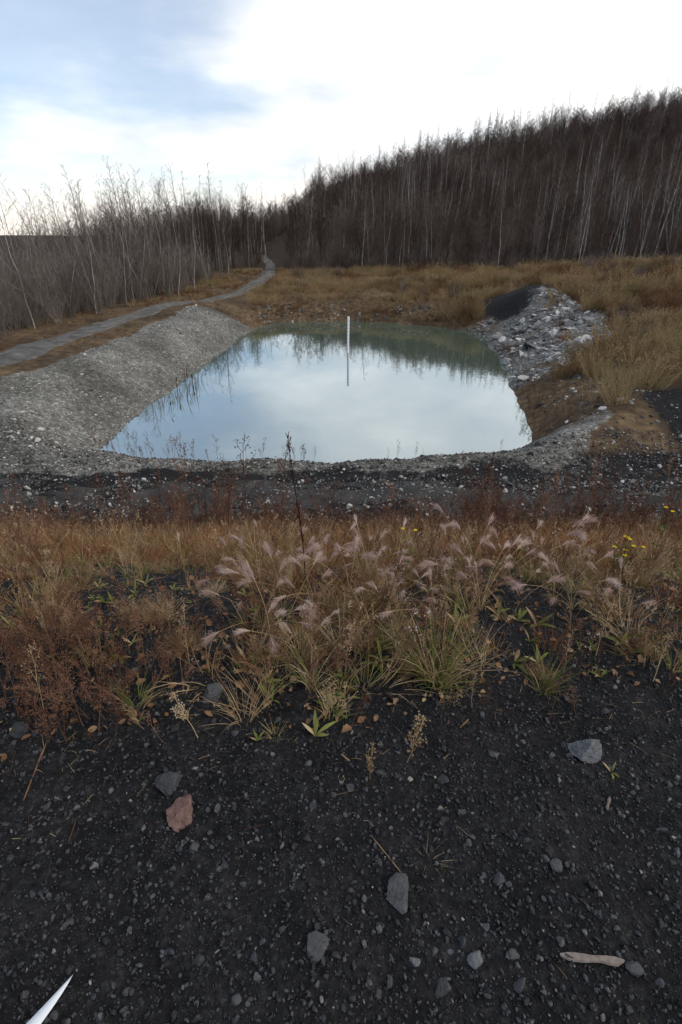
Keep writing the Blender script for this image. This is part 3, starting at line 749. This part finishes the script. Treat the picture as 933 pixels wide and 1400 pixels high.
k = frus(x, y) & notpath(x, np.minimum(y, 100)) & (x > -25-(y-84)*.5) & (y > front(x))
x, y = x[k], y[k]
scatter('bare_alder_hillside', x, y, c_brown, .6+.6*NR.rand(len(x)), .08)
N = 4600; x = -110+300*NR.rand(N); y = 75+140*NR.rand(N)**1.5
k = frus(x, y) & notpath(x, np.minimum(y, 100)) & (x > -25-(y-84)*.5) & (NR.rand(N) < np.clip(.6+fbm(x, y, 12, 3)*1.8, .08, 1)) & (y > front(x)-1)
x, y = x[k], y[k]
scatter('bare_aspen_forest', x, y, c_tree, (.5+.55*NR.rand(len(x)))*(1+.25*sm((x-20)/40)*(y < 110)), .045)
N = 1500; x = -30+150*NR.rand(N); y = 150+65*NR.rand(N); k = frus(x, y)
scatter('hilltop_brush', x[k], y[k], c_under, 1.0+.8*NR.rand(k.sum()), .1)
N = 1900; x = -75+62*NR.rand(N); y = 44+75*NR.rand(N)
k = (x < roadx(y)-4.5-NR.rand(N)*3) & (x > -y*.85-10) & (NR.rand(N) < np.clip((y-38)/30, .15, 1))
x, y = x[k], y[k]; az = -x/y; f = np.interp(az, [.2,.38,.5,.66,.8], [.85,.88,.68,.55,.5])
h_ = NR.rand(len(x)) < .5
scatter('bare_aspen_grove', x[h_], y[h_], c_tree, f[h_]*(.65+.5*NR.rand(h_.sum())), .06)
scatter('bare_alder_grove', x[~h_], y[~h_], c_brown, f[~h_]*(.8+.6*NR.rand((~h_).sum())), .08)
N = 440; x = -44+30*NR.rand(N); y = 24+40*NR.rand(N); k = (x < roadx(y)-3.5) & (x > -y*.85-6)
scatter('bare_saplings', x[k], y[k], c_thin, .5+.5*NR.rand(k.sum()), .1)
N = 2600; x = -48+32*NR.rand(N); y = 16+55*NR.rand(N)
k = (x < roadx(y)-3.2-NR.rand(N)*2) & (x > -y*.85-8)
scatter('bare_brush_thicket', x[k], y[k], c_brush, .45+.7*NR.rand(k.sum())**1.6, .14)
N = 2600; x = -60+160*NR.rand(N); y = 74+26*NR.rand(N); k = frus(x, y) & (y > front(x)-2.5+NR.rand(N)*3) & notpath(x, y)
scatter('understory_brush', x[k], y[k], c_under, .35+.6*NR.rand(k.sum()), .1)
N = 650; x = -6+50*NR.rand(N); y = 44+36*NR.rand(N); k = (pond_d(x, y) > .8) & notpath(x, y) & (fbm(x, y, 8, 3) > .08) & (x < y*.8)
scatter('meadow_shrubs', x[k], y[k], c_under, .2+.4*NR.rand(k.sum()), .1)
N = 220; x = 11+24*NR.rand(N); y = 16+34*NR.rand(N); k = (zones(x, y)[0] < .3) & (zones(x, y)[1] < .4) & (fbm(x, y, 5, 3) > .0)
scatter('slope_shrubs', x[k], y[k], c_under, .16+.28*NR.rand(k.sum()), .1)
sx = np.array([24., 27, 44, 47, 49, 14, 3, 60, 20]); sy = np.array([190., 195, 188, 192, 194, 92, 85, 90, 84])
scatter('spruce_trees', sx, sy, c_spr, np.array([1.3,1.2,1.3,1.4,1.2,.5,.35,.7,.45]))

# ------------------------------------------------------------------ world
SUN_EL, SUN_AZ = math.radians(42), math.radians(110)   # azimuth from +Y toward +X
w = bpy.data.worlds.new('World'); scene.world = w; w.use_nodes = True
class WT(NT):
    def __init__(s, w): s.t = w.node_tree; s.t.nodes.clear(); s.out = s.t.nodes.new('ShaderNodeOutputWorld')
nt = WT(w)
sky = nt.n('ShaderNodeTexSky', sky_type='NISHITA'); sky.sun_disc = False; sky.sun_elevation = SUN_EL; sky.sun_rotation = SUN_AZ
tc = nt.n('ShaderNodeTexCoord'); sp = nt.n('ShaderNodeSeparateXYZ'); nt.l(tc.outputs['Generated'], sp.inputs[0])
zz = mth(nt, 'ADD', mth(nt, 'MAXIMUM', sp.outputs[2], 0), .16)
px_ = mth(nt, 'DIVIDE', sp.outputs[0], zz); py_ = mth(nt, 'DIVIDE', sp.outputs[1], zz)
cb = nt.n('ShaderNodeCombineXYZ'); nt.l(px_, cb.inputs[0]); nt.l(py_, cb.inputs[1])
n1 = noise(nt, cb.outputs[0], .8, 7, .5); n2 = noise(nt, cb.outputs[0], 1.5, 6, .55)
az = mth(nt, 'DIVIDE', sp.outputs[0], mth(nt, 'ADD', mth(nt, 'ABSOLUTE', sp.outputs[1]), .15))
v = mth(nt, 'ADD', n1, mth(nt, 'MULTIPLY', az, .55))
v = mth(nt, 'SUBTRACT', v, mth(nt, 'MULTIPLY', mth(nt, 'SUBTRACT', sp.outputs[2], .2), .35))
mr = nt.n('ShaderNodeMapRange'); nt.l(v, mr.inputs[0]); mr.inputs[1].default_value = .26; mr.inputs[2].default_value = .50
mr.interpolation_type = 'SMOOTHSTEP'
lowh = nt.n('ShaderNodeMapRange'); nt.l(sp.outputs[2], lowh.inputs[0]); lowh.inputs[1].default_value = .13; lowh.inputs[2].default_value = .02
cm = mth(nt, 'MAXIMUM', mr.outputs[0], lowh.outputs[0])
cm = mth(nt, 'ADD', mth(nt, 'MULTIPLY', cm, .72), .28)
cloud = ramp(nt, n2, [(.3,(.90,.95,1.0)),(.5,(1.12,1.13,1.15)),(.68,(1.4,1.38,1.35))])
warm = mixc(nt, mth(nt, 'MULTIPLY', lowh.outputs[0], .7), cloud, (1.35,1.22,1.06))
skyc = mixc(nt, 1, sky.outputs[0], (.145,.158,.166), 'MULTIPLY')
cc = mixc(nt, cm, skyc, warm)
sc10 = mixc(nt, 1, cc, (10,10,10), 'MULTIPLY')
bg = nt.n('ShaderNodeBackground'); nt.l(sc10, bg.inputs[0]); bg.inputs[1].default_value = .1; nt.l(bg.outputs[0], nt.out.inputs[0])

sd = bpy.data.lights.new('sun', 'SUN'); sd.energy = 1.1; sd.angle = math.radians(12); sd.color = (1,.96,.9)
so = bpy.data.objects.new('sun', sd); scene.collection.objects.link(so)
dirv = Vector((math.sin(SUN_AZ)*math.cos(SUN_EL), math.cos(SUN_AZ)*math.cos(SUN_EL), math.sin(SUN_EL)))
so.rotation_euler = dirv.to_track_quat('Z', 'Y').to_euler(); so.location = (0,0,30)

cam = bpy.data.cameras.new('camera'); cam.sensor_fit = 'VERTICAL'; cam.sensor_height = 36; cam.sensor_width = 24; cam.lens = 18
cam.clip_end = 5000; cam.clip_start = .02
co_ = bpy.data.objects.new('camera', cam); scene.collection.objects.link(co_); co_.location = (0,0,1.55)
co_.rotation_euler = (math.radians(90-27.9), 0, 0); scene.camera = co_
scene.view_settings.view_transform = 'Standard'; scene.view_settings.look = 'None'; scene.view_settings.exposure = 0
